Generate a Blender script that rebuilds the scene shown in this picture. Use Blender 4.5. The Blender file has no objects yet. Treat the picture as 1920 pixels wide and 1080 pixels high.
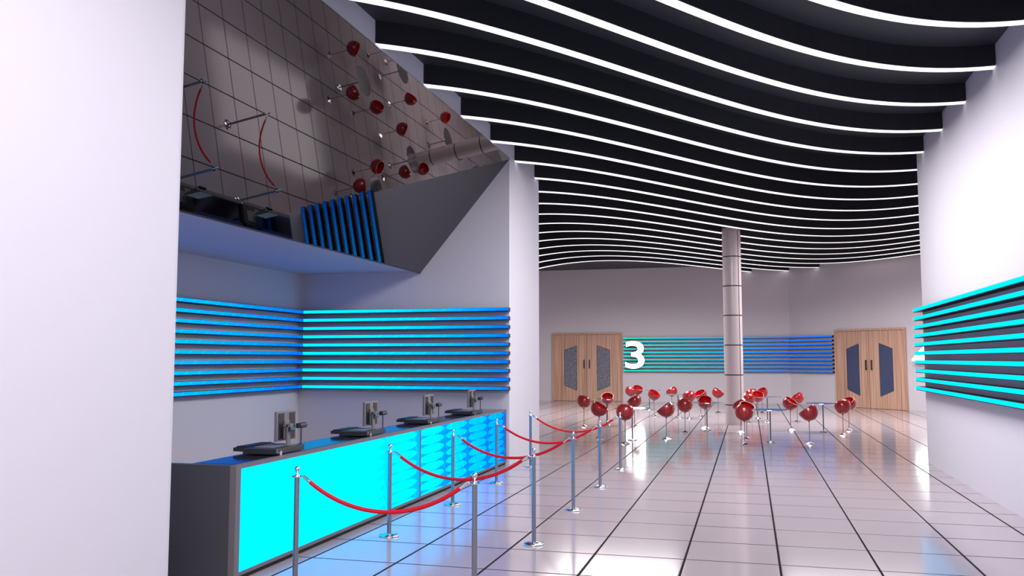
import bpy, bmesh, math, random
import numpy as np
from mathutils import Vector, Matrix

random.seed(7)
S = bpy.context.scene
C = S.collection
PI = math.pi

# ------------------------------------------------------------------ camera
YAW, PITCH, FPX, EYE = 0.265263, 0.0807110, 1632.76, 1.9
cam = bpy.data.cameras.new('camera')
camo = bpy.data.objects.new('camera', cam)
C.objects.link(camo)
camo.location = (0, 0, EYE)
camo.rotation_euler = (PI / 2 + PITCH, 0, YAW)
cam.sensor_width = 36.0
cam.lens = 36.0 * FPX / 1920.0
cam.clip_end = 200
S.camera = camo

# ------------------------------------------------------------------ world, view
w = bpy.data.worlds.new('world')
S.world = w
w.use_nodes = True
w.node_tree.nodes['Background'].inputs[0].default_value = (0.02, 0.02, 0.025, 1)
w.node_tree.nodes['Background'].inputs[1].default_value = 0.3
S.view_settings.view_transform = 'Standard'
S.view_settings.look = 'None'
S.view_settings.gamma = 1
S.view_settings.use_curve_mapping = False
S.view_settings.exposure = 0.0

FIN_LIGHT = 1.1        # glow of the white strips under the ceiling fins




def ceiling_lamp(name, x0, x1, y0, y1, radiance, col, spread=180):
    """flat lamp hung level with the fins, shining down"""
    l = bpy.data.lights.new(name, 'AREA')
    l.shape = 'RECTANGLE'
    l.size, l.size_y, l.color = x1 - x0, y1 - y0, col
    l.energy = radiance * (x1 - x0) * (y1 - y0) * math.pi
    l.spread = math.radians(spread)
    o = bpy.data.objects.new(name, l)
    C.objects.link(o)
    o.location = ((x0 + x1) / 2, (y0 + y1) / 2, 5.58)
    return o


ceiling_lamp('ceiling_lamp_hall', -1.8, 1.5, 9.8, 17.0, 9.7, (1.0, 0.97, 1.0))
ceiling_lamp('ceiling_lamp_entrance', -2.6, 1.0, -2.5, 5.5, 7.4, (1.0, 0.97, 1.0))
ceiling_lamp('ceiling_lamp_bar_left', -6.8, -2.5, 26.0, 32.6, 11.0, (1.0, 0.93, 0.93), 164)
ceiling_lamp('ceiling_lamp_bar_right', 1.0, 5.2, 24.0, 30.8, 11.0, (1.0, 0.93, 0.93), 164)


# ------------------------------------------------------------------ plan of the place
XL, XR = -4.2, 3.115             # left and right walls
YN0, YN1 = 5.695, 15.27          # niche opening
XN = -8.42                       # back wall of the niche
YP = 17.6                        # end of the pier / of the narrow hall
YB = 38.7                        # far wall
ZC = 5.9                         # ceiling
ZF = 5.62                        # underside of the fins
KB = 40.37                       # slanted wall:  x + y = KB
XFL, XFR = -12.0, 9.0            # sides of the wide hall
YBACK = -5.0


# ------------------------------------------------------------------ materials
def mat(name, col, rough=0.5, metal=0.0, spec=0.5, coat=0.0, coat_rough=0.05, emit=None, es=0.0):
    m = bpy.data.materials.new(name)
    m.use_nodes = True
    b = m.node_tree.nodes['Principled BSDF']
    b.inputs['Base Color'].default_value = (*col, 1)
    b.inputs['Roughness'].default_value = rough
    b.inputs['Metallic'].default_value = metal
    b.inputs['Specular IOR Level'].default_value = spec
    b.inputs['Coat Weight'].default_value = coat
    b.inputs['Coat Roughness'].default_value = coat_rough
    if emit:
        b.inputs['Emission Color'].default_value = (*emit, 1)
        b.inputs['Emission Strength'].default_value = es
    return m


class NT:
    """small helper to write node graphs"""
    def __init__(self, m):
        self.t = m.node_tree
        self.b = self.t.nodes['Principled BSDF']

    def n(self, typ, **kw):
        x = self.t.nodes.new(typ)
        for k, v in kw.items():
            setattr(x, k, v)
        return x

    def l(self, a, b):
        self.t.links.new(a, b)

    def m(self, op, a, b=None, c=None, clamp=False):
        x = self.n('ShaderNodeMath', operation=op, use_clamp=clamp)
        for i, v in enumerate((a, b, c)):
            if v is None:
                continue
            if isinstance(v, (int, float)):
                x.inputs[i].default_value = v
            else:
                self.l(v, x.inputs[i])
        return x.outputs[0]

    def pos(self):
        g = self.n('ShaderNodeTexCoord')
        s = self.n('ShaderNodeSeparateXYZ')
        self.l(g.outputs['Object'], s.inputs[0])
        return g.outputs['Object'], s.outputs

    def noise(self, vec, scale, detail=2.0):
        x = self.n('ShaderNodeTexNoise')
        x.inputs['Scale'].default_value = scale
        x.inputs['Detail'].default_value = detail
        self.l(vec, x.inputs['Vector'])
        return x.outputs['Fac']

    def mix(self, f, a, b):
        x = self.n('ShaderNodeMix', data_type='RGBA')
        for i, v in ((0, f), (6, a), (7, b)):
            if isinstance(v, (int, float)):
                x.inputs[i].default_value = v
            elif isinstance(v, tuple):
                x.inputs[i].default_value = (*v, 1)
            else:
                self.l(v, x.inputs[i])
        return x.outputs[2]

    def ramp(self, f, stops, interp='LINEAR'):
        x = self.n('ShaderNodeValToRGB')
        r = x.color_ramp
        r.interpolation = interp
        while len(r.elements) < len(stops):
            r.elements.new(0.5)
        for e, (p, c) in zip(r.elements, stops):
            e.position = p
            e.color = (*c, 1)
        self.l(f, x.inputs[0])
        return x.outputs[0]

    def bump(self, h, strength, dist=0.01):
        x = self.n('ShaderNodeBump')
        x.inputs['Strength'].default_value = strength
        x.inputs['Distance'].default_value = dist
        self.l(h, x.inputs['Height'])
        self.l(x.outputs[0], self.b.inputs['Normal'])


def wall_material():
    m = mat('painted_plaster', (0.62, 0.59, 0.64), 0.55, spec=0.25)
    g = NT(m)
    v, p = g.pos()
    g.bump(g.noise(v, 90, 3), 0.08, 0.004)
    return m


def line_mask(g, c, off, step, half):
    """1 on the joint, 0 on the tile"""
    a = g.m('DIVIDE', g.m('SUBTRACT', c, off), step)
    f = g.m('FRACT', a)
    d = g.m('MULTIPLY', g.m('MINIMUM', f, g.m('SUBTRACT', 1.0, f)), step)
    return g.m('SUBTRACT', 1.0, g.m('DIVIDE', g.m('SUBTRACT', d, half * 0.7), half * 0.6, clamp=True), clamp=True)


def floor_material():
    m = mat('polished_floor_tiles', (0.6, 0.52, 0.55), 0.1)
    g = NT(m)
    v, p = g.pos()
    j = g.m('MAXIMUM', line_mask(g, p[0], -0.631, 0.862, 0.013), line_mask(g, p[1], 9.44, 0.862, 0.011))
    cl = g.noise(v, 0.7, 3)
    base = g.mix(cl, (0.36, 0.30, 0.32), (0.325, 0.28, 0.297))
    g.l(g.mix(j, base, (0.025, 0.02, 0.022)), g.b.inputs['Base Color'])
    r = g.m('ADD', 0.115, g.m('MULTIPLY', j, 0.4))
    g.l(r, g.b.inputs['Roughness'])
    g.l(g.m('MULTIPLY', 0.37, g.m('SUBTRACT', 1.0, j)), g.b.inputs['Specular IOR Level'])
    g.bump(g.m('SUBTRACT', 1.0, j), 0.25, 0.002)
    return m


def column_material():
    m = mat('polished_column_tiles', (0.55, 0.48, 0.50), 0.15)
    g = NT(m)
    v, p = g.pos()
    j = line_mask(g, p[2], 0.57, 0.857, 0.016)
    ang = g.m('ARCTAN2', p[1], p[0])
    a0 = math.radians(-45)
    vj = g.m('LESS_THAN', g.m('ABSOLUTE', g.m('SUBTRACT', ang, a0)), 0.05)
    j = g.m('MAXIMUM', j, vj)
    g.l(g.mix(j, (0.52, 0.455, 0.47), (0.03, 0.02, 0.02)), g.b.inputs['Base Color'])
    return m


def wood_material():
    m = mat('striped_oak_veneer', (0.5, 0.3, 0.2), 0.35, coat=0.15)
    g = NT(m)
    v, p = g.pos()
    mp = g.n('ShaderNodeMapping')
    mp.inputs['Scale'].default_value = (30, 30, 0.35)
    g.l(v, mp.inputs[0])
    n1 = g.noise(mp.outputs[0], 1.0, 4)
    mp2 = g.n('ShaderNodeMapping')
    mp2.inputs['Scale'].default_value = (45, 45, 0.7)
    g.l(v, mp2.inputs[0])
    n2 = g.noise(mp2.outputs[0], 1.0, 2)
    f = g.m('ADD', g.m('MULTIPLY', n1, 0.7), g.m('MULTIPLY', n2, 0.3))
    c = g.ramp(f, [(0.33, (0.24, 0.12, 0.085)), (0.43, (0.42, 0.24, 0.165)), (0.52, (0.56, 0.35, 0.25)), (0.62, (0.66, 0.44, 0.32))])
    g.l(c, g.b.inputs['Base Color'])
    g.bump(f, 0.1, 0.003)
    return m


def frosted_material(name, col, amount, rough):
    m = mat(name, col, rough, spec=0.8)
    g = NT(m)
    v, p = g.pos()
    n = g.noise(v, 28, 3)
    c = g.ramp(n, [(0.35, tuple(x * (1 - amount) for x in col)), (0.65, tuple(min(1, x * (1 + amount * 1.6)) for x in col))])
    g.l(c, g.b.inputs['Base Color'])
    g.bump(n, 0.5 * amount + 0.05, 0.01)
    return m


def glow_material(name, axis, a, b, ga, gb, ba, bb, seed, streak=0.5, red=0.0):
    """coloured backlight whose green/blue run along one axis from a to b, with soft streaks"""
    m = mat(name, (0.0, 0.004, 0.008), 0.6, spec=0.0)
    g = NT(m)
    v, p = g.pos()
    t = g.m('DIVIDE', g.m('SUBTRACT', p[axis], a), b - a, clamp=True)
    mp = g.n('ShaderNodeMapping')
    mp.inputs['Scale'].default_value = (1.0, 1.0, 5.0)
    mp.inputs['Location'].default_value = (seed, seed * 2.3, 0)
    g.l(v, mp.inputs[0])
    n = g.noise(mp.outputs[0], 1.3, 3)
    # thin brighter streaks leaning across the strip
    q = g.m('ADD', g.m('MULTIPLY', p[axis], 3.1), g.m('MULTIPLY', p[2], -4.0))
    sfr = g.m('FRACT', q)
    st = g.m('LESS_THAN', sfr, 0.12)
    k = g.m('ADD', 0.7, g.m('MULTIPLY', n, 0.6))
    k = g.m('ADD', k, g.m('MULTIPLY', st, streak))
    G = g.m('MULTIPLY', g.m('ADD', ga, g.m('MULTIPLY', t, gb - ga)), k)
    B = g.m('ADD', ba, g.m('MULTIPLY', t, bb - ba))
    cb = g.n('ShaderNodeCombineXYZ')
    cb.inputs[0].default_value = red
    g.l(G, cb.inputs[1])
    g.l(B, cb.inputs[2])
    g.l(cb.outputs[0], g.b.inputs['Emission Color'])
    g.b.inputs['Emission Strength'].default_value = 1.0
    return m


def counter_glow():
    """counter front: bright cyan near the entrance end, oval lattice on blue at the far end"""
    m = mat('backlit_cyan_panel', (0.0, 0.004, 0.008), 0.6, spec=0.0)
    g = NT(m)
    v, p = g.pos()
    t = g.m('DIVIDE', g.m('SUBTRACT', p[1], 9.4), 5.9, clamp=True)
    # ellipse lattice
    cy = g.m('DIVIDE', g.m('SUBTRACT', p[1], 10.945), 1.056)
    cz = g.m('DIVIDE', g.m('ADD', p[2], 1.0975), 0.1212)
    fy = g.m('SUBTRACT', g.m('FRACT', cy), 0.5)
    fz = g.m('SUBTRACT', g.m('FRACT', cz), 0.5)
    d = g.m('SQRT', g.m('ADD', g.m('POWER', g.m('MULTIPLY', fy, 2.18), 2), g.m('POWER', g.m('MULTIPLY', fz, 2.06), 2)))
    ov = g.m('LESS_THAN', d, 1.0)
    # streaks
    q = g.m('ADD', g.m('MULTIPLY', p[1], 3.4), g.m('MULTIPLY', p[2], 1.5))
    st = g.m('LESS_THAN', g.m('FRACT', q), 0.07)
    q2 = g.m('ADD', g.m('MULTIPLY', p[1], 1.3), g.m('MULTIPLY', p[2], 1.2))
    st = g.m('ADD', st, g.m('LESS_THAN', g.m('FRACT', q2), 0.05))
    lo = g.ramp(t, [(0.0, (1.0, 1.0, 1.0)), (0.22, (0.62, 0, 0)), (0.45, (0.36, 0, 0)), (1.0, (0.17, 0, 0))])
    sx = g.n('ShaderNodeSeparateXYZ')
    g.l(lo, sx.inputs[0])
    base = sx.outputs[0]
    hi = g.ramp(t, [(0.0, (1.0, 0, 0)), (0.35, (1.0, 0, 0)), (0.6, (0.72, 0, 0)), (1.0, (0.40, 0, 0))])
    sh = g.n('ShaderNodeSeparateXYZ')
    g.l(hi, sh.inputs[0])
    f = g.m('ADD', g.m('MULTIPLY', base, g.m('SUBTRACT', 1.0, ov)), g.m('MULTIPLY', sh.outputs[0], ov))
    G = g.m('ADD', f, g.m('MULTIPLY', st, 0.16))
    B = g.m('ADD', 0.95, g.m('MULTIPLY', G, 1.5))
    cb = g.n('ShaderNodeCombineXYZ')
    g.l(G, cb.inputs[1])
    g.l(B, cb.inputs[2])
    g.l(cb.outputs[0], g.b.inputs['Emission Color'])
    g.b.inputs['Emission Strength'].default_value = 1.0
    return m


def screen_material():
    """till screen: dark with a strip of coloured keys"""
    m = mat('till_screen', (0.01, 0.01, 0.015), 0.2)
    g = NT(m)
    v, p = g.pos()
    bx = g.n('ShaderNodeTexBrick')
    bx.inputs['Scale'].default_value = 14
    bx.inputs['Color1'].default_value = (0.05, 0.12, 0.5, 1)
    bx.inputs['Color2'].default_value = (0.35, 0.45, 0.25, 1)
    bx.inputs['Mortar'].default_value = (0.02, 0.02, 0.03, 1)
    mp = g.n('ShaderNodeMapping')
    mp.inputs['Rotation'].default_value = (0, PI / 2, 0)
    g.l(v, mp.inputs[0])
    g.l(mp.outputs[0], bx.inputs['Vector'])
    g.l(bx.outputs['Color'], g.b.inputs['Emission Color'])
    g.b.inputs['Emission Strength'].default_value = 1.6
    return m


M = {}
M['wall'] = wall_material()
M['floor'] = floor_material()
M['column'] = column_material()
M['wood'] = wood_material()
M['ceil'] = mat('black_ceiling_paint', (0.034, 0.034, 0.04), 0.5, spec=0.3)
M['fin'] = mat('black_fin_laminate', (0.022, 0.022, 0.026), 0.35, spec=0.3)
M['strip'] = mat('white_light_diffuser', (0.8, 0.8, 0.8), 0.5, emit=(1.0, 0.95, 1.0), es=FIN_LIGHT)
M['mirror'] = mat('smoked_mirror', (0.112, 0.108, 0.112), 0.015, metal=1.0)
M['edge'] = mat('dark_panel_edge', (0.03, 0.03, 0.035), 0.4)
M['slat'] = mat('dark_slat_metal', (0.012, 0.012, 0.016), 0.5)
M['counter'] = mat('dark_grey_laminate', (0.06, 0.06, 0.07), 0.35)
M['counter_frame'] = mat('brushed_grey_frame', (0.15, 0.132, 0.14), 0.5, metal=0.0)
M['worktop'] = mat('dark_blue_counter_edge', (0.025, 0.04, 0.14), 0.2, spec=0.6)
M['inset'] = mat('glossy_black_glass_inset', (0.004, 0.004, 0.008), 0.10, spec=1.0)
M['plinth'] = mat('black_plinth', (0.006, 0.006, 0.006), 0.6)
M['black'] = mat('black_plastic', (0.012, 0.012, 0.015), 0.35)
M['till'] = mat('charcoal_plastic', (0.03, 0.031, 0.036), 0.4)
M['grey'] = mat('grey_plastic', (0.17, 0.16, 0.17), 0.45)
M['recess'] = mat('glossy_black_plastic', (0.015, 0.015, 0.015), 0.2)
M['chrome'] = mat('chrome', (0.72, 0.72, 0.75), 0.10, metal=1.0)
M['steel'] = mat('brushed_steel', (0.33, 0.33, 0.36), 0.25, metal=1.0)
M['darksteel'] = mat('dark_chrome_pole', (0.16, 0.17, 0.2), 0.2, metal=1.0)
M['rope'] = mat('red_velvet_rope', (0.6, 0.006, 0.018), 0.6, spec=0.3)
M['red'] = mat('red_gloss_shell', (0.27, 0.005, 0.008), 0.18, coat=0.5)
M['red_in'] = mat('red_gloss_lining', (0.52, 0.008, 0.012), 0.2, coat=0.6)
M['glass_top'] = mat('smoked_blue_glass', (0.05, 0.06, 0.10), 0.05, spec=1.0, metal=0.4)
M['frost_a'] = frosted_material('rippled_frosted_glass', (0.13, 0.14, 0.17), 0.7, 0.25)
M['frost_b'] = frosted_material('smoked_door_glass', (0.035, 0.055, 0.13), 0.12, 0.12)
M['sign'] = mat('white_sign_face', (0.9, 0.9, 0.9), 0.5, emit=(1, 1, 1), es=14.0)
M['display'] = mat('green_digit_display', (0.01, 0.03, 0.03), 0.3, emit=(0.015, 0.16, 0.14), es=1.0)
M['screen'] = screen_material()
for k in ('worktop', 'inset'):
    M[k].node_tree.nodes['Principled BSDF'].inputs['Specular Tint'].default_value = (0.3, 0.36, 1.0, 1)  # blue of the slats' reflection put into the specular tint
M['counter_glow'] = counter_glow()
M['glow_left'] = glow_material('blue_backlight_left', 1, 10.5, 15.2, 0.66, 0.17, 2.7, 1.6, 1.0, 0.3)
M['glow_end'] = glow_material('cyan_backlight_end', 0, -7.4, -4.25, 1.15, 0.22, 2.8, 1.5, 5.0, 0.2)
M['glow_right'] = glow_material('cyan_backlight_right', 1, 0.0, 18.0, 1.35, 1.35, 2.8, 2.8, 3.0, 0.0)
M['glow_far'] = glow_material('teal_backlight_far', 0, -5.4, 1.4, 0.92, 0.19, 0.72, 1.1, 9.0, 0.1, red=0.015)


# ------------------------------------------------------------------ mesh helpers
def finish(bm, name, m, parent=None, smooth=False, loc=(0, 0, 0), rot=(0, 0, 0)):
    bmesh.ops.recalc_face_normals(bm, faces=bm.faces[:])
    me = bpy.data.meshes.new(name)
    bm.to_mesh(me)
    bm.free()
    me.materials.append(m)
    if smooth:
        for f in me.polygons:
            f.use_smooth = True
    o = bpy.data.objects.new(name, me)
    C.objects.link(o)
    o.location, o.rotation_euler = loc, rot
    if parent:
        o.parent = parent
    return o


def autosmooth(o, ang=40):
    """mark sharp edges by angle"""
    bm = bmesh.new()
    bm.from_mesh(o.data)
    lim = math.radians(ang)
    for e in bm.edges:
        if len(e.link_faces) == 2 and e.calc_face_angle(0) > lim:
            e.smooth = False
    for f in bm.faces:
        f.smooth = True
    bm.to_mesh(o.data)
    bm.free()
    return o


def box(bm, x0, x1, y0, y1, z0, z1, bev=0.0, seg=2):
    g = bmesh.ops.create_cube(bm, size=1)
    vs = g['verts']
    for v in vs:
        v.co = Vector(((x0 + x1) / 2 + v.co.x * (x1 - x0), (y0 + y1) / 2 + v.co.y * (y1 - y0), (z0 + z1) / 2 + v.co.z * (z1 - z0)))
    if bev > 0:
        es = list({e for v in vs for e in v.link_edges})
        bmesh.ops.bevel(bm, geom=es, offset=bev, segments=seg, affect='EDGES', profile=0.5)
    return vs


def lathe(bm, prof, n=32, cx=0, cy=0):
    rings = []
    for r, z in prof:
        if r < 1e-6:
            rings.append([bm.verts.new((cx, cy, z))])
        else:
            rings.append([bm.verts.new((cx + r * math.cos(2 * PI * i / n), cy + r * math.sin(2 * PI * i / n), z)) for i in range(n)])
    for a, b in zip(rings, rings[1:]):
        for i in range(n):
            j = (i + 1) % n
            if len(a) == 1 and len(b) == 1:
                continue
            if len(a) == 1:
                bm.faces.new((a[0], b[i], b[j]))
            elif len(b) == 1:
                bm.faces.new((a[i], a[j], b[0]))
            else:
                bm.faces.new((a[i], a[j], b[j], b[i]))
    for r in (rings[0], rings[-1]):
        if len(r) > 1:
            bm.faces.new(r)


def tube(bm, pts, r, n=14, cap=True):
    pts = [Vector(p) for p in pts]
    rr = r if isinstance(r, (list, tuple)) else [r] * len(pts)
    prev = None
    up = Vector((0.013, 1, 0.02)).normalized()
    for i, p in enumerate(pts):
        t = (pts[min(i + 1, len(pts) - 1)] - pts[max(i - 1, 0)]).normalized()
        a = t.cross(up)
        if a.length < 0.05:
            a = t.cross(Vector((1, 0, 0)))
        a.normalize()
        b = t.cross(a).normalized()
        ring = [bm.verts.new(p + a * math.cos(2 * PI * k / n) * rr[i] + b * math.sin(2 * PI * k / n) * rr[i]) for k in range(n)]
        if prev:
            for k in range(n):
                bm.faces.new((prev[k], prev[(k + 1) % n], ring[(k + 1) % n], ring[k]))
        elif cap:
            bm.faces.new(ring)
        prev = ring
    if cap:
        bm.faces.new(prev)


def prism(bm, poly, axis, a, b):
    """poly = 2D points; axis 'y': points are (x,z) swept in y; 'z': (x,y) swept in z; 'x': (y,z)"""
    def P(q, t):
        return {'y': (q[0], t, q[1]), 'z': (q[0], q[1], t), 'x': (t, q[0], q[1])}[axis]
    A = [bm.verts.new(P(q, a)) for q in poly]
    B = [bm.verts.new(P(q, b)) for q in poly]
    n = len(poly)
    bm.faces.new(A)
    bm.faces.new(B)
    for i in range(n):
        bm.faces.new((A[i], A[(i + 1) % n], B[(i + 1) % n], B[i]))


def obox(name, m, dims, parent=None, bev=0.0, loc=(0, 0, 0), rot=(0, 0, 0)):
    bm = bmesh.new()
    box(bm, *dims, bev=bev)
    return finish(bm, name, m, parent, loc=loc, rot=rot)


def olathe(name, m, prof, parent=None, n=32, loc=(0, 0, 0), ang=35):
    bm = bmesh.new()
    lathe(bm, prof, n)
    return autosmooth(finish(bm, name, m, parent, loc=loc), ang)


def tag(o, label=None, cat=None, group=None, kind=None):
    if label:
        o['label'] = label
    if cat:
        o['category'] = cat
    if group:
        o['group'] = group
    if kind:
        o['kind'] = kind
    return o


def struct(o, label=None, cat=None):
    return tag(o, label, cat, kind='structure')


def empty(name, loc, rz=0.0):
    o = bpy.data.objects.new(name, None)
    C.objects.link(o)
    o.location = loc
    o.rotation_euler = (0, 0, rz)
    o.empty_display_size = 0.1
    return o


def copy_tree(o, parent=None):
    c = o.copy()
    C.objects.link(c)
    if parent:
        c.parent = parent
    for ch in list(o.children):
        copy_tree(ch, c)
    return c


# ------------------------------------------------------------------ room shell
struct(obox('floor', M['floor'], (XFL - 0.3, XFR + 0.3, YBACK - 0.3, YB + 0.3, -0.15, 0.0)),
       'polished pinkish-grey square floor tiles with dark joints', 'floor')
struct(obox('ceiling', M['ceil'], (XFL - 0.3, XFR + 0.3, YBACK - 0.3, YB + 0.3, ZC, ZC + 0.15)),
       'flat black ceiling above the wavy light fins', 'ceiling')
struct(obox('wall_left', M['wall'], (XL - 0.25, XL, YBACK, YN0, 0, ZC, ), bev=0.0),
       'plain white wall filling the left edge of the view', 'wall')
# rounded front corner of that wall
bm = bmesh.new()
r0 = 0.06
pts = [(XL - 0.25, YN0 - 0.001)] + [(XL - r0 + r0 * math.sin(a), YN0 + r0 * math.cos(a)) for a in [i * PI / 16 for i in range(9)]] + [(XL, YN0 - 0.001)]
pts.insert(1, (XL - 0.25, YN0 + r0))
prism(bm, pts, 'z', 0, ZC)
struct(autosmooth(finish(bm, 'trim_1', M['wall'])), 'rounded white corner where the left wall meets the ticket counter niche', 'corner trim')
struct(obox('wall_niche_near', M['wall'], (XN - 0.2, XL - 0.25, YN0 - 0.15, YN0, 0, ZC)),
       'side wall of the counter niche nearest the viewer', 'wall')
struct(obox('wall_niche_back', M['wall'], (XN - 0.2, XN, YN0, YN1, 0, 3.53)),
       'white back wall of the niche behind the ticket counter', 'wall')
struct(obox('wall_niche_end', M['wall'], (XFL, XL, YN1, YP, 0, ZC)),
       'far side wall and white pier closing the counter niche', 'wall')
bm = bmesh.new()
prism(bm, [(XN - 0.2, 3.53), (-5.935, 3.53), (XL, 5.6), (XL, ZC), (XN - 0.2, ZC)], 'y', YN0, YN1)
struct(finish(bm, 'ceiling_niche', M['wall']), 'lowered soffit over the ticket counter niche', 'soffit')
struct(obox('wall_right', M['wall'], (XR, XR + 0.25, YBACK, YP - 0.05, 0, ZC)),
       'bright white wall on the right carrying the cyan slats', 'wall')
struct(obox('wall_right_return', M['wall'], (XR + 0.25, XFR, YP - 0.3, YP - 0.05, 0, ZC)),
       'return wall behind the right-hand corner', 'wall')
struct(obox('wall_back', M['wall'], (XL - 0.25, XR + 0.25, YBACK - 0.2, YBACK, 0, ZC)),
       'wall behind the viewer', 'wall')
struct(obox('wall_hall_left', M['wall'], (XFL - 0.2, XFL, YP, YB, 0, ZC)), 'left side wall of the wide hall', 'wall')
struct(obox('wall_hall_right', M['wall'], (XFR, XFR + 0.2, YP - 0.05, KB - XFR + 0.1, 0, ZC)), 'right side wall of the wide hall', 'wall')
struct(obox('wall_far', M['wall'], (XFL, KB - YB, YB, YB + 0.2, 0, ZC)), 'far grey-white wall behind the red stools with door 3', 'wall')
bm = bmesh.new()
a, b = (KB - YB, YB), (XFR, KB - XFR)
prism(bm, [a, b, (b[0] + 0.2, b[1] + 0.2), (a[0] + 0.2, a[1] + 0.2)], 'z', 0, ZC)
struct(finish(bm, 'wall_slanted', M['wall']), 'slanted far wall on the right holding the second wooden door', 'wall')

# smoked mirror on the sloping face of the soffit
d = Vector((XL + 5.935, 0, 5.6 - 3.53)).normalized()
nrm = Vector((d.z, 0, -d.x))
bm = bmesh.new()
A = Vector((-5.935, 0, 3.53)) - d * 0.012
B = Vector((XL, 0, 5.6)) + d * 0.0
q = [A + nrm * 0.002, B + nrm * 0.002, B + nrm * 0.024, A + nrm * 0.024]
prism(bm, [(v.x, v.z) for v in q], 'y', YN0 + 0.002, YN1 - 0.002)
mir = finish(bm, 'tinted_mirror', M['mirror'])
tag(mir, 'large smoked mirror panel sloping above the ticket counter, reflecting floor and stools', 'mirror')
bm = bmesh.new()
q = [A - d * 0.02 + nrm * 0.0, A + nrm * 0.0, A + nrm * 0.03, A - d * 0.02 + nrm * 0.03]
prism(bm, [(v.x, v.z) for v in q], 'y', YN0 + 0.002, YN1 - 0.002)
finish(bm, 'lower_edge_trim', M['edge'], mir)


# ------------------------------------------------------------------ ceiling fins
nodes = [(-12, 14.3), (-10, 11.95), (-8.29, 9.36), (-7.1, 8.05), (-5.96, 7.43), (-5.3, 7.31), (-4.79, 7.38), (-4.2, 7.68), (-3.57, 8.21),
         (-2.65, 9.23), (-1.94, 10.15), (-1.456, 10.87), (-0.7, 12.05), (0.03, 13.12), (0.7, 13.92), (1.33, 14.52), (1.88, 14.88), (2.42, 15.12), (3.11, 15.22),
         (3.79, 15.13), (4.7, 14.4), (5.64, 13.2), (7.5, 10.6), (9, 8.7)]
nx, ny = np.array(nodes).T
pc = np.polyfit(nx / 10, ny, 10)
dpc = np.polyder(pc)
gfun = lambda x: float(np.polyval(pc, x / 10))
dfun = lambda x: float(np.polyval(dpc, x / 10)) / 10


def inside(x, y):
    if y < YBACK:
        return False
    if y <= YP:
        if x > XR and y > YP - 0.05:
            return True
        return XL <= x <= XR
    return XFL <= x <= XFR and y < YB and x + y < KB


def runs_for(n):
    xs = np.arange(XFL, XFR, 0.03)
    cur, out = [], []
    for x in xs:
        y = gfun(x) + 1.59 * n
        if inside(x, y):
            cur.append(float(x))
        elif cur:
            out.append(cur)
            cur = []
    if cur:
        out.append(cur)
    res = []
    for r in out:
        if len(r) < 14:
            continue
        keep = [r[0] - 0.02] + r[3:-3:6] + [r[-1] + 0.02]
        res.append(keep)
    return res


def sweep(bm, xs, n, t0, t1, z0, z1):
    prev = None
    for x in xs:
        y = gfun(x) + 1.59 * n
        s = dfun(x)
        L = math.hypot(1, s)
        nv = Vector((-s / L, 1 / L, 0))
        p = Vector((x, y, 0))
        a, b = p + nv * t0, p + nv * t1
        ring = [bm.verts.new((a.x, a.y, z0)), bm.verts.new((b.x, b.y, z0)), bm.verts.new((b.x, b.y, z1)), bm.verts.new((a.x, a.y, z1))]
        if prev:
            for k in range(4):
                bm.faces.new((prev[k], prev[(k + 1) % 4], ring[(k + 1) % 4], ring[k]))
        else:
            bm.faces.new(ring)
        prev = ring
    bm.faces.new(prev)


ordinal = ['first', 'second', 'third', 'fourth', 'fifth', 'sixth', 'seventh', 'eighth', 'ninth', 'tenth', 'eleventh', 'twelfth',
           'thirteenth', 'fourteenth', 'fifteenth', 'sixteenth', 'seventeenth', 'eighteenth', 'nineteenth', 'twentieth', 'twenty-first']
for n in range(-11, 17):
    for ri, xs in enumerate(runs_for(n)):
        bm = bmesh.new()
        sweep(bm, xs, n, 0.0, 0.155, ZF + 0.004, ZC + 0.01)
        fin = finish(bm, 'wavy_light_fin', M['fin'])
        bm = bmesh.new()
        sweep(bm, xs, n, 0.009, 0.146, ZF - 0.002, ZF + 0.02)
        finish(bm, 'light_strip', M['strip'], fin)
        x0, x1 = xs[0], xs[-1]
        if n < -3:
            lab = 'wavy black ceiling fin with white light strip overhead, behind the viewer'
        else:
            k = ordinal[n + 3]
            if x0 < XL - 1 and x1 < XL:
                lab = 'short end of the %s wavy light fin, left of the white pier' % k
            elif x0 > XR:
                lab = 'short end of the %s wavy light fin, behind the right-hand wall corner' % k
            else:
                lab = 'wavy black ceiling fin with white light strip, %s row counted from the front' % k
        tag(fin, lab, 'ceiling light', 'wavy light fins across the black ceiling', kind='thing')

# ------------------------------------------------------------------ glowing wall slats
ZS = [2.788 - 0.1583 * i for i in range(10)]
H2 = 0.026
where = ['topmost', 'second from the top', 'third from the top', 'fourth from the top', 'fifth from the top',
         'sixth from the top', 'seventh from the top', 'third from the bottom', 'second from the bottom', 'lowest']


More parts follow.
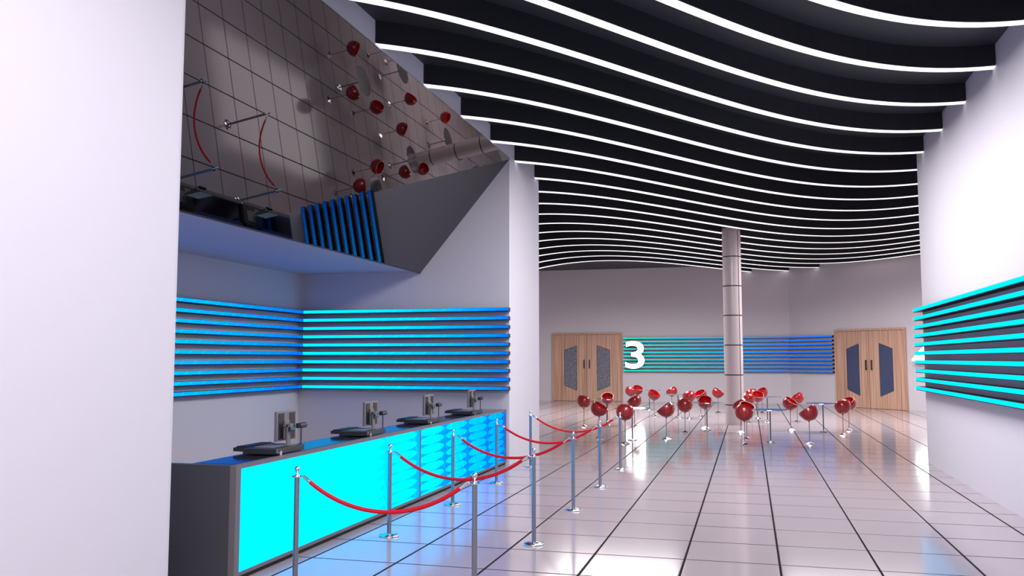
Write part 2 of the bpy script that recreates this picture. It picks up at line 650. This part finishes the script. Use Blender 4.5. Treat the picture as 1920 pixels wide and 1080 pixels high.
def slat_path(path, inn, z, glow, label, group, dep=0.15):
    """path: plan points of the wall line; inn: unit plan normals into the room at each point (mitred)"""
    bm = bmesh.new()
    prev = None
    for p, nn in zip(path, inn):
        p, nn = Vector((*p, 0)), Vector((*nn, 0))
        f = p + nn * dep
        p2 = p + nn * 0.0005
        ring = [bm.verts.new((p2.x, p2.y, z - H2 - 0.014)), bm.verts.new((f.x, f.y, z - H2 - 0.014)), bm.verts.new((f.x, f.y, z + H2 + 0.004)), bm.verts.new((p2.x, p2.y, z + H2 + 0.004))]  # dark body drops below the glowing face, standing in for the shadow there
        if prev:
            for k in range(4):
                bm.faces.new((prev[k], prev[(k + 1) % 4], ring[(k + 1) % 4], ring[k]))
        else:
            bm.faces.new(ring)
        prev = ring
    bm.faces.new(prev)
    o = finish(bm, 'glowing_slat', M['slat'])
    bm = bmesh.new()
    prev = None
    for p, nn in zip(path, inn):
        p, nn = Vector((*p, 0)), Vector((*nn, 0))
        a, b = p + nn * (dep - 0.002), p + nn * (dep + 0.006)
        ring = [bm.verts.new((a.x, a.y, z - H2)), bm.verts.new((b.x, b.y, z - H2)), bm.verts.new((b.x, b.y, z + H2)), bm.verts.new((a.x, a.y, z + H2))]
        if prev:
            for k in range(4):
                bm.faces.new((prev[k], prev[(k + 1) % 4], ring[(k + 1) % 4], ring[k]))
        else:
            bm.faces.new(ring)
        prev = ring
    bm.faces.new(prev)
    tag(finish(bm, 'light_face', glow, o), 'glowing front face')
    tag(o, label, 'wall light', group, kind='thing')
    return o


for i, z in enumerate(ZS):
    slat_path([(XN, YN0 + 0.01), (XN, YN1)], [(1, 0), (1, -1)], z, M['glow_left'],
              'glowing blue slat on the niche wall behind the counter, %s' % where[i], 'blue slats behind the counter')
    slat_path([(XN, YN1), (XL + 0.02, YN1)], [(1, -1), (0, -1)], z, M['glow_end'],
              'glowing cyan-to-blue slat on the niche end wall beside the pier, %s' % where[i], 'cyan slats on the niche end wall')
    slat_path([(XR, 17.56), (XR, 2.0)], [(-1, 0), (-1, 0)], z, M['glow_right'],
              'bright cyan slat on the right-hand white wall, %s' % where[i], 'cyan slats on the right wall', 0.155)
    t = math.tan(PI / 8)
    slat_path([(-5.36, YB), (KB - YB, YB), (3.30, KB - 3.30)], [(0, -1), (-t, -1), (-0.7071, -0.7071)], z, M['glow_far'],
              'long teal-blue slat on the far wall between the doors, %s' % where[i], 'teal-blue slats on the far wall')


# ------------------------------------------------------------------ doors
def door(name, loc, rz, glass, label):
    """origin at the floor under the middle of the opening, local +x to the right, -y into the room"""
    r = empty(name, loc, rz)
    W, H = 1.59, 3.037
    bm = bmesh.new()
    fw = 0.075
    box(bm, -W, -W + fw, -0.10, -0.001, 0, H, 0.008)
    box(bm, W - fw, W, -0.10, -0.001, 0, H, 0.008)
    box(bm, -W + fw, W - fw, -0.10, -0.001, H - fw, H, 0.008)
    finish(bm, 'door_frame', M['wood'], r)
    for s in (-1, 1):
        a, b = (-W + fw + 0.004, -0.006) if s < 0 else (0.006, W - fw - 0.004)
        leaf = obox('door_leaf', M['wood'], (a, b, -0.062, -0.006, 0.008, H - fw - 0.006), r, bev=0.004)
        xi, xo = s * 0.46, s * 1.03
        poly = [(xo, 0.70), (xi, 0.47), (xi, 2.47), (xo, 2.27)]
        bm = bmesh.new()
        prism(bm, poly, 'y', -0.068, -0.055)
        tag(finish(bm, 'glass_pane', glass, leaf), 'dark blue-grey glass pane with slanted ends')
        bm = bmesh.new()
        q = [Vector((x, 0, z)) for x, z in poly]
        for k in range(4):
            tube(bm, [(q[k].x, -0.066, q[k].z), (q[(k + 1) % 4].x, -0.066, q[(k + 1) % 4].z)], 0.008, 6)
        finish(bm, 'pane_bead', M['black'], leaf)
        bm = bmesh.new()
        hx = s * 0.125
        box(bm, hx - 0.022, hx + 0.022, -0.125, -0.095, 1.46, 1.84, 0.006)
        box(bm, hx - 0.016, hx + 0.016, -0.10, -0.06, 1.47, 1.51)
        box(bm, hx - 0.016, hx + 0.016, -0.10, -0.06, 1.79, 1.83)
        tag(finish(bm, 'door_handle', M['black'], leaf), 'black pull handle')
    tag(r, label, 'door', kind='structure')
    return r


door('door_1', (-7.02, YB, 0), 0, M['frost_a'], 'double wooden door with rippled frosted panes left of the number 3')
mx = (3.36 + 5.575) / 2
door('door_2', (mx, KB - mx, 0), -PI / 4, M['frost_b'], 'double wooden door with smooth dark panes on the slanted wall')


# ------------------------------------------------------------------ number signs
def glyph(ch, name, m, h, wd, x0, z0, y0, y1, bold, parent=None):
    cu = bpy.data.curves.new(name, 'FONT')
    cu.body = ch
    cu.size = 1.0
    cu.extrude = 0.5
    cu.resolution_u = 8
    cu.offset = bold
    t = bpy.data.objects.new('tmp', cu)
    C.objects.link(t)
    me = bpy.data.meshes.new_from_object(t.evaluated_get(bpy.context.evaluated_depsgraph_get()))
    bpy.data.objects.remove(t)
    xs = [v.co.x for v in me.vertices]
    ys = [v.co.y for v in me.vertices]
    sx, sy = wd / (max(xs) - min(xs)), h / (max(ys) - min(ys))
    for v in me.vertices:
        v.co = Vector((x0 + (v.co.x - min(xs)) * sx, y0 + (y1 - y0) * (v.co.z + 0.5), z0 + (v.co.y - min(ys)) * sy))
    me.materials.clear()
    me.materials.append(m)
    bm = bmesh.new()
    bm.from_mesh(me)
    bmesh.ops.recalc_face_normals(bm, faces=bm.faces[:])
    bm.to_mesh(me)
    bm.free()
    o = bpy.data.objects.new(name, me)
    C.objects.link(o)
    if parent:
        o.parent = parent
    return o


def sign(ch, loc, rz, h, wd, label):
    body = glyph(ch, 'number_sign', M['black'], h, wd, 0.0, 0.0, -0.05, 0.06, 0.026)
    glyph(ch, 'glowing_face', M['sign'], h - 0.034, wd - 0.034, 0.017, 0.017, -0.058, -0.045, 0.010, body)
    body.location, body.rotation_euler = loc, (0, 0, rz)
    tag(body, label, 'sign')


sign('3', (-5.28, YB - 0.225, 1.44), 0, 1.23, 0.86, 'large glowing white number 3 over the teal slats beside the door')
sign('4', (5.71, 34.34, 1.40), -PI / 4, 1.23, 1.05, 'large glowing white number 4 half hidden behind the right wall corner')

# ------------------------------------------------------------------ column
bm = bmesh.new()
lathe(bm, [(0.265, 0), (0.265, 6.0)], 64)
col = autosmooth(finish(bm, 'column', M['column'], loc=(-0.44, 26.12, 0)))
tag(col, 'round pinkish-grey tiled column standing among the red stools', 'column')

# ------------------------------------------------------------------ counter
XCF = -4.25
Y0, Y1 = 6.66, YN1 - 0.004
ct = empty('ticket_counter', (0, 0, 0))
tag(ct, 'long ticket counter with glowing cyan front in the left niche', 'counter')
XCB = -5.62
obox('end_panel', M['counter'], (XCB, XCF - 0.061, Y0, Y0 + 0.06, 0.0, 0.984), ct, bev=0.003)
obox('worktop', M['worktop'], (-4.735, XCF - 0.061, Y0 + 0.06, Y1, 0.945, 0.984), ct, bev=0.003)
obox('glass_inset', M['inset'], (-4.672, -4.335, Y0 + 0.09, Y1 - 0.05, 0.98, 0.9855), ct)
obox('inner_panel', M['counter'], (-4.735, -4.70, Y0 + 0.06, Y1, 0.0, 0.945), ct)
obox('staff_desk', M['black'], (XCB, -4.735, Y0 + 0.06, Y1, 0.70, 0.74), ct)
obox('desk_rim', M['counter'], (XCB, XCB + 0.06, Y0 + 0.06, Y1, 0.0, 0.80), ct)
obox('plinth', M['plinth'], (-4.70, XCF - 0.03, Y0 + 0.06, Y1, 0.0, 0.045), ct)
bm = bmesh.new()
zb, zt = 0.045, 0.984
box(bm, XCF - 0.06, XCF, Y0, Y1, zt - 0.032, zt, 0.0)
box(bm, XCF - 0.06, XCF, Y0, Y1, zb, zb + 0.03, 0.0)
box(bm, XCF - 0.06, XCF, Y0, Y0 + 0.075, zb + 0.03, zt - 0.032, 0.0)
box(bm, XCF - 0.06, XCF, Y1 - 0.065, Y1, zb + 0.03, zt - 0.032, 0.0)
box(bm, XCF - 0.06, XCF - 0.004, 10.995, 11.03, zb + 0.03, zt - 0.032)
finish(bm, 'front_frame', M['counter_frame'], ct)
for a, b in ((Y0 + 0.075, 10.995), (11.03, Y1 - 0.065)):
    tag(obox('light_panel', M['counter_glow'], (XCF - 0.05, XCF - 0.012, a, b, zb + 0.03, zt - 0.032), ct), 'glowing cyan panel')


# ------------------------------------------------------------------ tills
def make_till():
    """local origin: worktop height, at the knob; +x to the customers, +y along the counter"""
    r = empty('cash_register', (0, 0, 0))
    # drawer body with a keyboard shelf reaching back over the staff side
    bm = bmesh.new()
    box(bm, -0.36, 0.0, -0.03, 0.51, 0.008, 0.060, 0.004)
    finish(bm, 'cash_drawer', M['till'], r)
    bm = bmesh.new()
    prism(bm, [(-0.34, 0.020), (-0.50, 0.022), (-0.50, 0.058), (-0.34, 0.064)], 'y', 0.03, 0.52)
    kb = finish(bm, 'keyboard_shelf', M['till'], r)
    bm = bmesh.new()
    for i in range(3):
        for j in range(12):
            x, y = -0.48 + i * 0.042, 0.05 + j * 0.038
            z = 0.0585 + (x + 0.50) * 0.037
            box(bm, x, x + 0.034, y, y + 0.031, z - 0.002, z + 0.010)
    finish(bm, 'keys', M['black'], kb)
    bm = bmesh.new()
    box(bm, -0.30, -0.10, 0.06, 0.34, 0.060, 0.066, 0.003)
    finish(bm, 'printed_pad', M['grey'], r)
    bm = bmesh.new()
    tube(bm, [(-0.02, 0.0, 0.024), (0.034, 0.0, 0.024)], 0.022, 18)
    tag(autosmooth(finish(bm, 'lock_knob', M['chrome'], r)), 'chrome lock knob')
    # stand
    bm = bmesh.new()
    box(bm, -0.14, -0.04, 0.32, 0.46, 0.060, 0.065, 0.002)
    box(bm, -0.12, -0.10, 0.352, 0.412, 0.056, 0.262, 0.003)
    box(bm, -0.15, -0.07, 0.352, 0.412, 0.235, 0.27, 0.004)
    finish(bm, 'stand', M['grey'], r)
    # monitor, its back towards the customers
    mon = obox('monitor', M['grey'], (-0.185, -0.155, 0.235, 0.61, 0.102, 0.392), r, bev=0.006)
    for y in (0.265, 0.478):
        bm = bmesh.new()
        box(bm, -0.157, -0.149, y, y + 0.105, 0.118, 0.374, 0.004)
        finish(bm, 'back_cover', M['recess'], mon)
    bm = bmesh.new()
    box(bm, -0.157, -0.135, 0.36, 0.455, 0.118, 0.30, 0.004)
    finish(bm, 'mount_plate', M['grey'], mon)
    obox('screen', M['screen'], (-0.1875, -0.184, 0.25, 0.595, 0.115, 0.38), mon)
    # small digit display on the mount
    ds = obox('rear_display', M['till'], (-0.10, -0.075, 0.36, 0.455, 0.195, 0.255), r, bev=0.003)
    obox('digits', M['display'], (-0.0755, -0.073, 0.37, 0.445, 0.21, 0.24), ds)
    # customer pole display
    pl = bpy.data.objects
    bm = bmesh.new()
    tube(bm, [(-0.045, 0.52, 0.03), (-0.045, 0.52, 0.235)], 0.006, 10)
    box(bm, -0.06, -0.03, 0.485, 0.512, 0.006, 0.05)
    pole = finish(bm, 'display_pole', M['black'], r)
    bm = bmesh.new()
    tube(bm, [(-0.045, 0.465, 0.245), (-0.045, 0.60, 0.245)], 0.027, 20)
    box(bm, -0.062, -0.028, 0.44, 0.468, 0.222, 0.268, 0.003)
    tag(autosmooth(finish(bm, 'pole_display', M['recess'], pole)), 'black cylindrical customer display')
    return r


till = make_till()
tl = ['black till with raised monitor on the counter, nearest to the viewer', 'black till with raised monitor on the counter, second from the near end',
      'black till with raised monitor on the counter, third from the near end', 'black till with raised monitor on the counter, farthest, beside the pier']
for i, y in enumerate((7.477, 9.512, 11.516, 13.55)):
    t = till if i == 0 else copy_tree(till)
    t.location = (-4.33, y, 0.984)
    tag(t, tl[i], 'cash register', 'tills on the ticket counter')


# ------------------------------------------------------------------ stanchions and ropes
def make_stanchion():
    r = empty('stanchion', (0, 0, 0))
    olathe('base', M['chrome'], [(0.0, 0), (0.105, 0), (0.108, 0.006), (0.104, 0.014), (0.06, 0.024), (0.035, 0.03), (0.0, 0.03)], r, 40, ang=60)
    olathe('post', M['steel'], [(0.0, 0.028), (0.0225, 0.028), (0.0225, 0.885), (0.0, 0.885)], r, 28)
    top = olathe('finial', M['chrome'], [(0.0, 0.884), (0.0235, 0.884), (0.022, 0.897), (0.012, 0.908), (0.006, 0.914), (0.008, 0.92),
                                         (0.019, 0.938), (0.0225, 0.95), (0.021, 0.962), (0.013, 0.972), (0.0, 0.975)], r, 24, ang=70)
    bm = bmesh.new()
    lathe(bm, [(0.02, 0.886), (0.047, 0.886), (0.047, 0.892), (0.02, 0.892)], 24)
    autosmooth(finish(bm, 'hook_ring', M['chrome'], r))
    return r


st = make_stanchion()
rows = [6.84, 8.852, 10.935, 12.98, 15.09]
names = ['nearest', 'second', 'middle', 'fourth', 'farthest']
XA, XB = -3.772, -2.172
first = True
for side, x in (('left', XA), ('right', XB)):
    for i, y in enumerate(rows):
        o = st if first else copy_tree(st)
        first = False
        o.location = (x + (0.012 if (side, i) == ('left', 4) else 0), y, 0)
        o.rotation_euler.z = 0.3 * i
        pos = 'beside the glowing counter' if side == 'left' else 'on the open floor side'
        tag(o, 'chrome rope post %s, %s of five in its row' % (pos, names[i]), 'rope post', 'chrome posts of the rope barriers')
for i, y in enumerate(rows):
    x0, x1 = XA + 0.058, XB - 0.058
    zt_, zl = 0.897, 0.625
    def P(t):
        u = (t - 0.5) * 2
        k = 1.15
        c = (math.cosh(k * u) - 1) / (math.cosh(k) - 1)
        return Vector((x0 + (x1 - x0) * t, y, zl + (zt_ - zl) * c))
    bm = bmesh.new()
    tube(bm, [P(0.045 + 0.91 * k / 40) for k in range(41)], 0.0175, 16)
    rp = autosmooth(finish(bm, 'barrier_rope', M['rope']), 60)
    for e in (0, 1):
        bm = bmesh.new()
        ts = [0.0, 0.01, 0.055] if e == 0 else [1.0, 0.99, 0.945]
        tube(bm, [P(t) for t in ts], [0.008, 0.0125, 0.0135], 14)
        xp, xq = (XA + 0.0, x0) if e == 0 else (XB, x1)
        s = 1 if e == 0 else -1
        tube(bm, [(xp + s * 0.045, y, 0.889), (xp + s * 0.052, y, 0.899), P(ts[0])], 0.0035, 8)
        autosmooth(finish(bm, 'metal_end', M['chrome'], rp), 60)
    tag(rp, 'red rope sagging between two chrome posts, %s of the five rows' % names[i], 'rope', 'red ropes of the barrier rows')


# ------------------------------------------------------------------ red stools
def make_stool():
    """ball-shaped bowl on a thin pole; the opening looks towards local +x and up"""
    r = empty('ball_stool', (0, 0, 0))
    R, th, zc = 0.2, 0.02, 0.712
    tilt = math.radians(35)
    n = Vector((math.sin(tilt), 0, math.cos(tilt)))
    dd = 0.41 * R
    # frame with axis along -n (bottom of bowl) so that rings are parallel to the rim
    u = Vector((0, 1, 0))
    v = n.cross(u)
    th0 = math.acos(dd / R)          # polar angle of the rim measured from +n
    bm = bmesh.new()
    N, K = 40, 18

    front = n * math.cos(th0) + (v if v.x > 0 else -v) * math.sin(th0)      # direction of the pointed front lip

    def lip(q):
        c = max(0.0, q.normalized().dot(front))
        return Vector((0, 0, zc)) + q * (1 + 0.13 * c ** 9)

    def ring(rad, pol):
        if pol > PI - 1e-4:
            return [bm.verts.new(Vector((0, 0, zc)) - n * rad)]
        return [bm.verts.new(lip(n * rad * math.cos(pol) + (u * math.cos(2 * PI * k / N) + v * math.sin(2 * PI * k / N)) * rad * math.sin(pol))) for k in range(N)]

    def skin(a, b):
        for k in range(N):
            j = (k + 1) % N
            if len(b) == 1:
                bm.faces.new((a[k], a[j], b[0]))
            else:
                bm.faces.new((a[k], a[j], b[j], b[k]))
    outer = [ring(R, th0 + (PI - th0) * i / K) for i in range(K + 1)]
    for a, b in zip(outer, outer[1:]):
        skin(a, b)
    # rounded rim
    mid = R - th / 2
    rim = []
    for q in (0.35, 0.65):
        rad = R - th * q
        rim.append(ring(rad, th0 - 0.03))
    inr = ring(R - th, th0)
    skin(outer[0], rim[0])
    skin(rim[0], rim[1])
    skin(rim[1], inr)
    # close the inside with the lining boundary ring just under the rim
    low = ring(R - th, th0 + 0.12)
    skin(inr, low)
    shell = autosmooth(finish(bm, 'shell', M['red'], r), 50)
    bm = bmesh.new()
    ins = []
    for i in range(K + 1):
        pol = th0 + 0.10 + (PI - th0 - 0.10) * i / K
        ins.append(ring(R - th - 0.001, pol))
    for a, b in zip(ins, ins[1:]):
        skin(a, b)
    autosmooth(finish(bm, 'lining', M['red_in'], r), 60)
    # seat pad inside the bowl
    olathe('seat_pad', M['red_in'], [(0.0, zc - 0.10), (0.13, zc - 0.10), (0.15, zc - 0.085), (0.13, zc - 0.07), (0.0, zc - 0.06)], r, 28, ang=60)
    olathe('pole', M['steel'], [(0.0, 0.03), (0.0095, 0.03), (0.0095, 0.525), (0.0, 0.525)], r, 14)
    olathe('pole_cap', M['red'], [(0.0, 0.495), (0.018, 0.495), (0.026, 0.519), (0.0, 0.523)], r, 16)
    # faceted pyramid foot
    bm = bmesh.new()
    tip = 0.052
    top = [bm.verts.new((0.011 * math.cos(a), 0.011 * math.sin(a), tip)) for a in [i * PI / 4 for i in range(8)]]
    bot = []
    for i in range(8):
        a = i * PI / 4
        rr = 0.112 if i % 2 == 0 else 0.07
        bot.append(bm.verts.new((rr * math.cos(a), rr * math.sin(a), 0.006)))
    und = [bm.verts.new((b.co.x, b.co.y, 0.0)) for b in bot]
    for i in range(8):
        j = (i + 1) % 8
        bm.faces.new((top[i], top[j], bot[j], bot[i]))
        bm.faces.new((bot[i], bot[j], und[j], und[i]))
    bm.faces.new(top)
    bm.faces.new(und)
    finish(bm, 'foot', M['chrome'], r)
    return r


def make_table():
    r = empty('bistro_table', (0, 0, 0))
    tp = olathe('table_top', M['glass_top'], [(0.0, 0.728), (0.405, 0.728), (0.412, 0.734), (0.405, 0.740), (0.0, 0.740)], r, 56)
    bm = bmesh.new()
    n = 56
    tube_pts = [(0.412 * math.cos(2 * PI * i / n), 0.412 * math.sin(2 * PI * i / n), 0.734) for i in range(n + 1)]
    lathe(bm, [(0.408, 0.727), (0.416, 0.727), (0.418, 0.734), (0.416, 0.741), (0.408, 0.741)], 56)
    finish(bm, 'rim', M['chrome'], tp)
    olathe('pole', M['darksteel'], [(0.0, 0.02), (0.015, 0.02), (0.015, 0.715), (0.05, 0.72), (0.05, 0.729), (0.0, 0.729)], r, 20)
    olathe('base', M['chrome'], [(0.0, 0), (0.112, 0), (0.117, 0.006), (0.112, 0.016), (0.085, 0.014), (0.045, 0.010), (0.022, 0.02), (0.018, 0.05), (0.0, 0.05)], r, 36, ang=40)
    return r


TB = {
    'a': (-3.988, 25.08, 'round glass bistro table in front of the frosted door'),
    'b': (-2.675, 20.591, 'round glass bistro table nearest the rope barrier'),
    'c': (-3.613, 32.767, 'round glass bistro table farthest back, near the number 3'),
    'd': (-2.251, 28.716, 'round glass bistro table left of the column, third row back'),
    'e': (-1.112, 23.714, 'round glass bistro table just left of the column'),
    'f': (0.496, 27.662, 'round glass bistro table right behind the column'),
    'g': (-0.32, 31.5, 'round glass bistro table farthest back, half hidden by the column'),
    'h': (0.429, 20.855, 'round glass bistro table in front right of the column'),
    'i': (1.816, 24.094, 'round glass bistro table farthest right, before the smooth-paned door'),
}
tab = make_table()
first = True
for k, (x, y, lab) in TB.items():
    o = tab if first else copy_tree(tab)
    first = False
    o.location = (x, y, 0)
    o.rotation_euler.z = 0.4
    tag(o, lab, 'table', 'round bistro tables with red stools')

ST = [
    (-4.506, 24.287, 'a', 0, 'red ball stool farthest left, facing the table by the frosted door'),
    (-4.113, 26.022, 'a', 0, 'red ball stool open to the viewer, behind the table by the frosted door'),
    (-3.156, 24.794, 'a', 0, 'red ball stool open to the left, right of the table by the frosted door'),
    (-3.491, 20.792, 'b', 0, 'red ball stool behind the ropes, left of the table nearest the barrier'),
    (-2.714, 19.654, 'b', 0, 'red ball stool seen from behind, right at the last rope post'),
    (-1.923, 20.962, 'b', -16, 'red ball stool open to the left, right of the table nearest the barrier'),
    (-4.232, 32.22, 'c', 0, 'red ball stool farthest back left, first of the pair under the number 3'),
    (-4.155, 33.662, 'c', 0, 'red ball stool farthest back left, behind another one under the number 3'),
    (-2.764, 32.449, 'c', 0, 'red ball stool far back, open to the left, right of the number 3 table'),
    (-3.062, 29.169, 'd', 0, 'red ball stool open to the right, left of the third-row table'),
    (-1.863, 28.179, 'd', 0, 'red ball stool seen from behind, in front of the third-row table'),
    (-1.581, 29.571, 'd', 0, 'red ball stool open to the front left, right of the third-row table'),
    (-1.632, 23.006, 'e', 0, 'red ball stool seen from behind, front left of the column'),
    (-1.199, 24.565, 'e', 0, 'red ball stool open to the viewer, behind the table left of the column'),
    (-0.255, 23.347, 'e', 0, 'red ball stool open to the left, at the foot of the column'),
    (-1.097, 31.636, 'g', 0, 'red ball stool far back, alone just left of the column'),
    (0.05, 30.736, 'g', 0, 'red ball stool far back, right of the column in the rear cluster'),
    (0.398, 32.105, 'g', 0, 'red ball stool farthest back, right of the column'),
    (-0.059, 27.056, 'f', 0, 'red ball stool right of the column, left of the table behind it'),
    (0.227, 28.747, 'f', 0, 'red ball stool open to the viewer, behind the table right of the column'),
    (1.366, 27.875, 'f', 0, 'red ball stool open to the left, right of the table behind the column'),
    (-0.135, 20.105, 'h', 0, 'red ball stool nearest the viewer, seen from behind in front of the column'),
    (-0.094, 21.572, 'h', 0, 'red ball stool hidden partly behind the nearest one before the column'),
    (1.253, 20.581, 'h', 0, 'red ball stool open to the left, right of the front right table'),
    (1.026, 24.507, 'i', 0, 'red ball stool open to the right, left of the farthest right table'),
    (2.221, 23.322, 'i', 0, 'red ball stool farthest right in front, seen from behind'),
    (2.507, 24.768, 'i', 0, 'red ball stool farthest right behind its twin, open to the left'),
]
sto = make_stool()
for i, (x, y, tk, da, lab) in enumerate(ST):
    o = sto if i == 0 else copy_tree(sto)
    tx, ty = TB[tk][0], TB[tk][1]
    o.location = (x, y, 0)
    o.rotation_euler.z = math.atan2(ty - y, tx - x) + math.radians(da)
    tag(o, lab, 'stool', 'red ball stools around the bistro tables')
